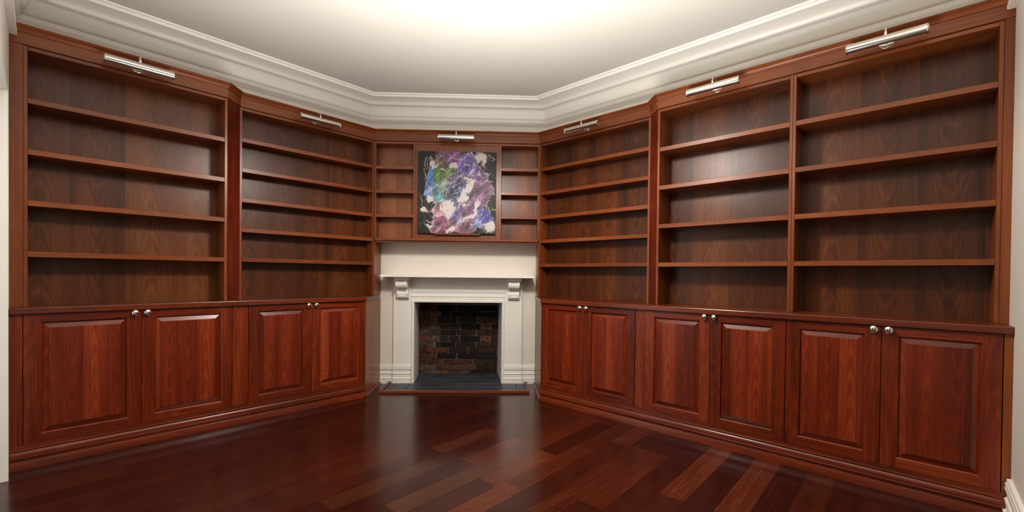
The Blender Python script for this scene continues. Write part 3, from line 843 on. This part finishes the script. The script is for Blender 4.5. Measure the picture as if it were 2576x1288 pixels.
def corbel(xc, name='corbel'):
    w = .054
    # side profile (distance out from the pilaster, z)
    P = []
    for k in range(15):                       # big scroll at the top
        a = radians(90) - radians(215)*k/14
        P.append((.092+.034*cos(a), 1.040+.038*sin(a)))
    P += [(.060, 1.002), (.050, .990), (.047, .975), (.050, .962), (.056, .950), (.058, .938), (.054, .928), (.052, .924)]
    body = [(0, 1.078)]+P+[(.050, .920), (0, .920)]
    mb = MB().xprism([(YP-o_, z_) for o_, z_ in body], xc-w, xc+w)
    # raised ribs
    def grow(d): return [(YP-o_-d, z_) for o_, z_ in P]
    for a, b in ((-w, -w+.020), (w-.020, w)):
        rib = [(YP, 1.078)]+[(y_, z_) for y_, z_ in grow(.011)]+[(YP, .924)]
        mb.xprism(rib, xc+a-.001, xc+b+.001)
    cb = t.part(mb, name, M_mantel, smooth=True)
    # foot block with a tapering end
    ft = MB().xprism([(YP, .926), (YP-.058, .926), (YP-.060, .919), (YP-.055, .914), (YP-.057, .908), (YP-.050, .903), (YP-.022, .886), (YP, .886)], xc-w-.003, xc+w+.003)
    t.part(ft, 'corbel_foot', M_mantel, parent=cb, smooth=True)
    for s in (-1, 1):
        rz = MB().lathe([(.030, 0), (.030, .003), (.024, .005), (.020, .003), (.012, .003), (.009, .007), (.001, .009)], (xc+s*w, YP-.092, 1.040), (s, 0, 0), 24)
        t.part(rz, 'scroll_eye', M_mantel, parent=cb, smooth=True)
    cap = MB().xprism([(YP, 1.112), (YP-.150, 1.112), (YP-.150, 1.104), (YP-.143, 1.100), (YP-.137, 1.090), (YP-.134, 1.078), (YP, 1.078)], xc-w-.016, xc+w+.016)
    t.part(cap, 'corbel_cap', M_mantel, parent=cb, smooth=True)
corbel(-.965); corbel(.176)
# skirting either side of the pilasters
for nm, a, b in (('baseboard_back', XL+.001, PLx[0]), ('baseboard_back', PRx[1], XR-.001)):
    mb = sweep([(a, YW), (b, YW)], base_prof(.022, .192))[0]
    structure(mb.build(nm, M_mantel, smooth=True), 'white moulded skirting beside the mantelpiece')

# firebox of old brick
fb = Thing('firebox', 'old sooty brick firebox inside the white mantelpiece', 'firebox', 'C', (-.42, BY, 0))
rows = [(85,165,[(85,220,'r'),(232,318,'r'),(330,603,'k'),(618,930,'k'),(940,1185,'k')]),
 (175,247,[(85,225,'p'),(245,370,'t'),(397,522,'k'),(540,668,'k'),(680,808,'k'),(822,960,'k'),(972,1185,'k')]),
 (260,335,[(80,228,'p'),(236,325,'p'),(345,607,'d'),(628,890,'d'),(918,1188,'b')]),
 (350,425,[(80,215,'R'),(235,368,'t'),(378,500,'e'),(515,648,'d'),(665,945,'k'),(958,1085,'o'),(1100,1188,'d')]),
 (435,507,[(80,228,'p'),(234,310,'p'),(322,378,'e'),(388,605,'d'),(615,880,'d'),(895,1186,'b')]),
 (523,600,[(78,213,'R'),(235,366,'t'),(376,500,'e'),(515,645,'d'),(662,940,'k'),(955,1083,'o'),(1095,1186,'b')]),
 (612,680,[(76,282,'t'),(322,376,'e'),(386,592,'k'),(605,875,'d'),(890,1184,'b')]),
 (690,765,[(76,160,'r'),(164,350,'R'),(362,490,'r'),(503,768,'d'),(780,925,'d'),(933,1180,'b')]),
 (776,846,[(76,238,'r'),(252,325,'R'),(343,602,'k'),(630,882,'k'),(888,1180,'d')]),
 (856,930,[(85,282,'r'),(288,412,'r'),(428,697,'r'),(706,830,'r'),(845,1108,'b'),(1120,1180,'d')]),
 (937,1010,[(78,240,'p'),(246,330,'p'),(340,615,'r'),(622,880,'r'),(888,1178,'d')]),
 (1020,1070,[(80,112,'e'),(120,242,'t'),(250,392,'p'),(402,526,'o'),(532,668,'r'),(680,806,'p'),(815,1084,'d'),(1092,1176,'d')])]
bc = {'r': (92,58,48), 'R': (106,64,54), 'p': (98,78,72), 't': (104,86,68), 'k': (22,18,17), 'd': (46,33,28), 'b': (68,46,32), 'o': (104,64,40), 'e': (60,54,50)}  # darker bricks at top and right: real soot, with firebox shade painted in
def bx(X): return BX0+(X-80)/1110*(BX1-BX0)
def bz(Y): return .005+(1068-Y)/1005*.800
def brick_mesh(items, name, parent_thing, mapf):
    """items: (u0,u1,z0,z1,colour); mapf(u, out, z) -> xyz"""
    vs, fs, cols = [], [], []
    rr = random.Random(5)
    for (u0, u1, z0, z1, c) in items:
        j = lambda s: rr.uniform(-s, s)
        pr = .010+rr.uniform(-.003, .003)
        cx, cz = (u0+u1)/2, (z0+z1)/2; hu, hz = (u1-u0)/2+.0015, (z1-z0)/2+.002
        N_ = 22; ring = []
        for k in range(N_):
            a = 2*pi*k/N_+.1
            ca, sa = cos(a), sin(a); e_ = .20
            ring.append((cx+hu*math.copysign(abs(ca)**e_, ca)*(1+j(.02)), cz+hz*math.copysign(abs(sa)**e_, sa)*(1+j(.10))))
        b = len(vs)
        vs += [mapf(u, -.004, z) for u, z in ring]+[mapf(u, pr-.003, z) for u, z in ring]+[mapf(cx+(u-cx)*.96, pr, cz+(z-cz)*.84) for u, z in ring]
        for k in range(N_):
            q = (k+1) % N_
            fs.append((b+k, b+q, b+N_+q, b+N_+k)); fs.append((b+N_+k, b+N_+q, b+2*N_+q, b+2*N_+k))
        fs.append(tuple(b+2*N_+k for k in range(N_)))
        k_ = rr.uniform(.8, 1.12)
        cols += [lin(*[min(255, v_*k_) for v_ in c])]*(2*N_+1)
    me = bpy.data.meshes.new(name); o = parent_thing.o
    me.from_pydata([tuple(Vector(p)-o) for p in vs], [], fs)
    ca = me.color_attributes.new('Col', 'FLOAT_COLOR', 'CORNER')
    for p, c in zip(me.polygons, cols):
        for li in p.loop_indices: ca.data[li].color = c
    bm = bmesh.new(); bm.from_mesh(me); bmesh.ops.recalc_face_normals(bm, faces=bm.faces); bm.to_mesh(me); bm.free()
    me.materials.append(M_brick)
    ob = bpy.data.objects.new(name, me); COL.objects.link(ob); ob.parent = parent_thing.e
    return ob
items = []
for y0, y1, br in rows:
    for a, b, k in br:
        c = bc[k]
        items.append((bx(a), bx(b), bz(y1), bz(y0), c))
brick_mesh(items, 'brick_back', fb, lambda u, o_, z: (u, BY-.006-o_, z))
fb.part(MB().box(BX0-.02, BX1+.02, BY-.004, BY+.10, 0, 1.25), 'mortar_back', M_soot)
# side reveals: painted plaster near the front, running back to the brick
def reveal(xf, xb, s):
    return MB().poly([(xf, YP+.001), (xb, BY-.004), (xb+s*.03, BY-.004), (xf+s*.03, YP+.04), (xf+s*.001, YP+.04)] if s < 0 else
                     [(xf, YP+.001), (xf+s*.001, YP+.04), (xf+s*.03, YP+.04), (xb+s*.03, BY-.004), (xb, BY-.004)], 0, .853)
fb.part(reveal(FX0, BX0+.004, -1), 'plastered_reveal', M_mantel, label='white painted plaster reveal')
fb.part(reveal(FX1, BX1+.004, 1), 'plastered_reveal', M_mantel, label='white painted plaster reveal')
fb.part(MB().box(FX0-.06, FX1+.03, YW+T, YW+T+.02, .853, 1.25), 'throat_wall', M_soot)
fb.part(MB().box(FX0-.10, FX0-.05, YW+.125, BY-.005, .856, 1.249), 'flue_wall', M_soot)
fb.part(MB().box(FX1+.02, FX1+.07, YW+.125, BY-.005, .856, 1.249), 'flue_wall', M_soot)
fb.part(MB().box(FX0-.10, FX1+.07, YW+.12, BY+.10, 1.25, 1.28), 'flue_cap', M_soot)

# slate hearth: individual tiles over a dark bed
h = Thing('hearth', 'blue-grey slate tiled hearth in front of and inside the fireplace', 'hearth', 'C', (-.4, 4.6, 0))
HX0, HX1, HY0 = -1.088, .296, 4.252
h.part(MB().box(HX0, HX1, HY0, 4.567, .0004, .010).box(FX0+.002, FX1-.002, 4.567, YP+.03, .0004, .010).poly([(FX0+.002, YP+.03), (FX1-.002, YP+.03), (BX1-.004, BY-.02), (BX0+.010, BY-.02)], .0004, .010), 'mortar_bed', M_grout)
tm = MB()
def clip_x(y):        # tile area limits at depth y
    if y < 4.560: return HX0+.002, HX1-.002
    k = (y-YP)/(BY-YP); k = max(0, k)
    return FX0+.004+(BX0-FX0)*k+.006*k, FX1-.004+(BX1-FX1)*k-.004*k
ts = .156; g = .0022
ry = [HY0+.002, 4.408, 4.562, 4.718, 4.874, BY-.02]
for r in range(len(ry)-1):
    ya, yb_ = ry[r]+g, ry[r+1]-g
    offx = (0.0, .0, .0, .05, .1)[r]
    k = -12
    while k < 12:
        xa = -.418+offx+k*ts+g; xb = xa+ts-2*g; k += 1
        pts = []
        la, ra = clip_x(ya); lb, rb = clip_x(yb_)
        if ya >= 4.56: la, ra = max(la, lb), min(ra, rb)
        x0_, x1_ = max(xa, la), min(xb, ra)
        x2_, x3_ = max(xa, lb), min(xb, rb)
        if x1_-x0_ < .012 or x3_-x2_ < .012: continue
        tm.poly([(x0_, ya), (x1_, ya), (x3_, yb_), (x2_, yb_)], .006, .0135)
h.part(tm, 'slate_tiles', M_slate, bevel=.0015)
# timber border round the hearth
bd = Thing('hearth_border', 'thin timber border edging the slate hearth on three sides', 'border', 'C', (-.4, 4.24, 0))
bw = .030
bd.part(MB().box(HX0-bw, HX1+bw, HY0-bw, HY0, 0, .026), 'front_rail', M_case_h, bevel=.004, seg=2)
for a, b in ((HX0-bw, HX0), (HX1, HX1+bw)):
    bd.part(MB().box(a, b, HY0, YW-.026, 0, .026), 'side_rail', M_inner, bevel=.004, seg=2)

# ------------------------------------------------------------------ light: flash bounced off the ceiling, daylight from the doorway
def area(name, loc, target, sx, sy, power, col):
    l = bpy.data.lights.new(name, 'AREA'); l.shape = 'RECTANGLE'; l.size = sx; l.size_y = sy; l.energy = power; l.color = col
    o = bpy.data.objects.new(name, l); COL.objects.link(o); o.location = loc
    d = Vector(target)-Vector(loc); o.rotation_euler = d.to_track_quat('-Z', 'Y').to_euler(); return o
dc = AB(NA-.9, (DB0+DB1)/2); dtg = AB(1.5, (DB0+DB1)/2-.8)
area('daylight_beyond_doorway', (dc[0], dc[1], 1.3), (dtg[0], dtg[1], 1.2), 1.4, 2.2, 9, (1.0, .96, .90))
for (fx, fy, fe) in ((-.35, 1.75, 200), (.30, 1.65, 200)):
    sp = bpy.data.lights.new('bounced_flash', 'SPOT'); sp.energy = fe; sp.color = (1.0, .955, .89)
    sp.spot_size = radians(130); sp.spot_blend = 1.0; sp.shadow_soft_size = .32
    so_ = bpy.data.objects.new('bounced_flash', sp); COL.objects.link(so_)
    so_.location = (fx, fy, .80); so_.rotation_euler = (pi, 0, 0)

pl = bpy.data.lights.new('room_centre_lamp', 'POINT'); pl.energy = 6; pl.color = (1.0, .94, .85)
pl.shadow_soft_size = .13
po = bpy.data.objects.new('room_centre_lamp', pl); COL.objects.link(po); po.location = (-.06, 2.30, 2.46)

pd = bpy.data.lights.new('room_centre_downlight', 'SPOT'); pd.energy = 80; pd.color = (1.0, .94, .85)
pd.spot_size = radians(176); pd.spot_blend = .3; pd.shadow_soft_size = .13
pdo = bpy.data.objects.new('room_centre_downlight', pd); COL.objects.link(pdo); pdo.location = (-.06, 2.30, 2.47)

w = bpy.data.worlds.new('World'); scene.world = w; w.use_nodes = True
w.node_tree.nodes['Background'].inputs[0].default_value = (1.0, .93, .84, 1)
w.node_tree.nodes['Background'].inputs[1].default_value = .05

# ------------------------------------------------------------------ camera
W, H = 2576, 1288
f, yaw, pitch, roll, sy, sx = 1103.3074, 2.080579, .578573, .611572, 57.59163, 2.141595
cam = bpy.data.cameras.new('camera'); co = bpy.data.objects.new('camera', cam); COL.objects.link(co)
cam.sensor_fit = 'HORIZONTAL'; cam.sensor_width = 36; cam.lens = f/W*36
cam.shift_x = -sx/W; cam.shift_y = sy/W
cam.clip_start = .02
R = Matrix.Rotation(-radians(yaw), 4, 'Z') @ Matrix.Rotation(pi/2-radians(pitch), 4, 'X') @ Matrix.Rotation(radians(roll), 4, 'Z')
co.matrix_world = Matrix.Translation((0, 0, 1.15)) @ R
scene.camera = co
vs = scene.view_settings
vs.view_transform = 'Standard'; vs.look = 'None'; vs.gamma = 1; vs.use_curve_mapping = False
vs.exposure = 0.74
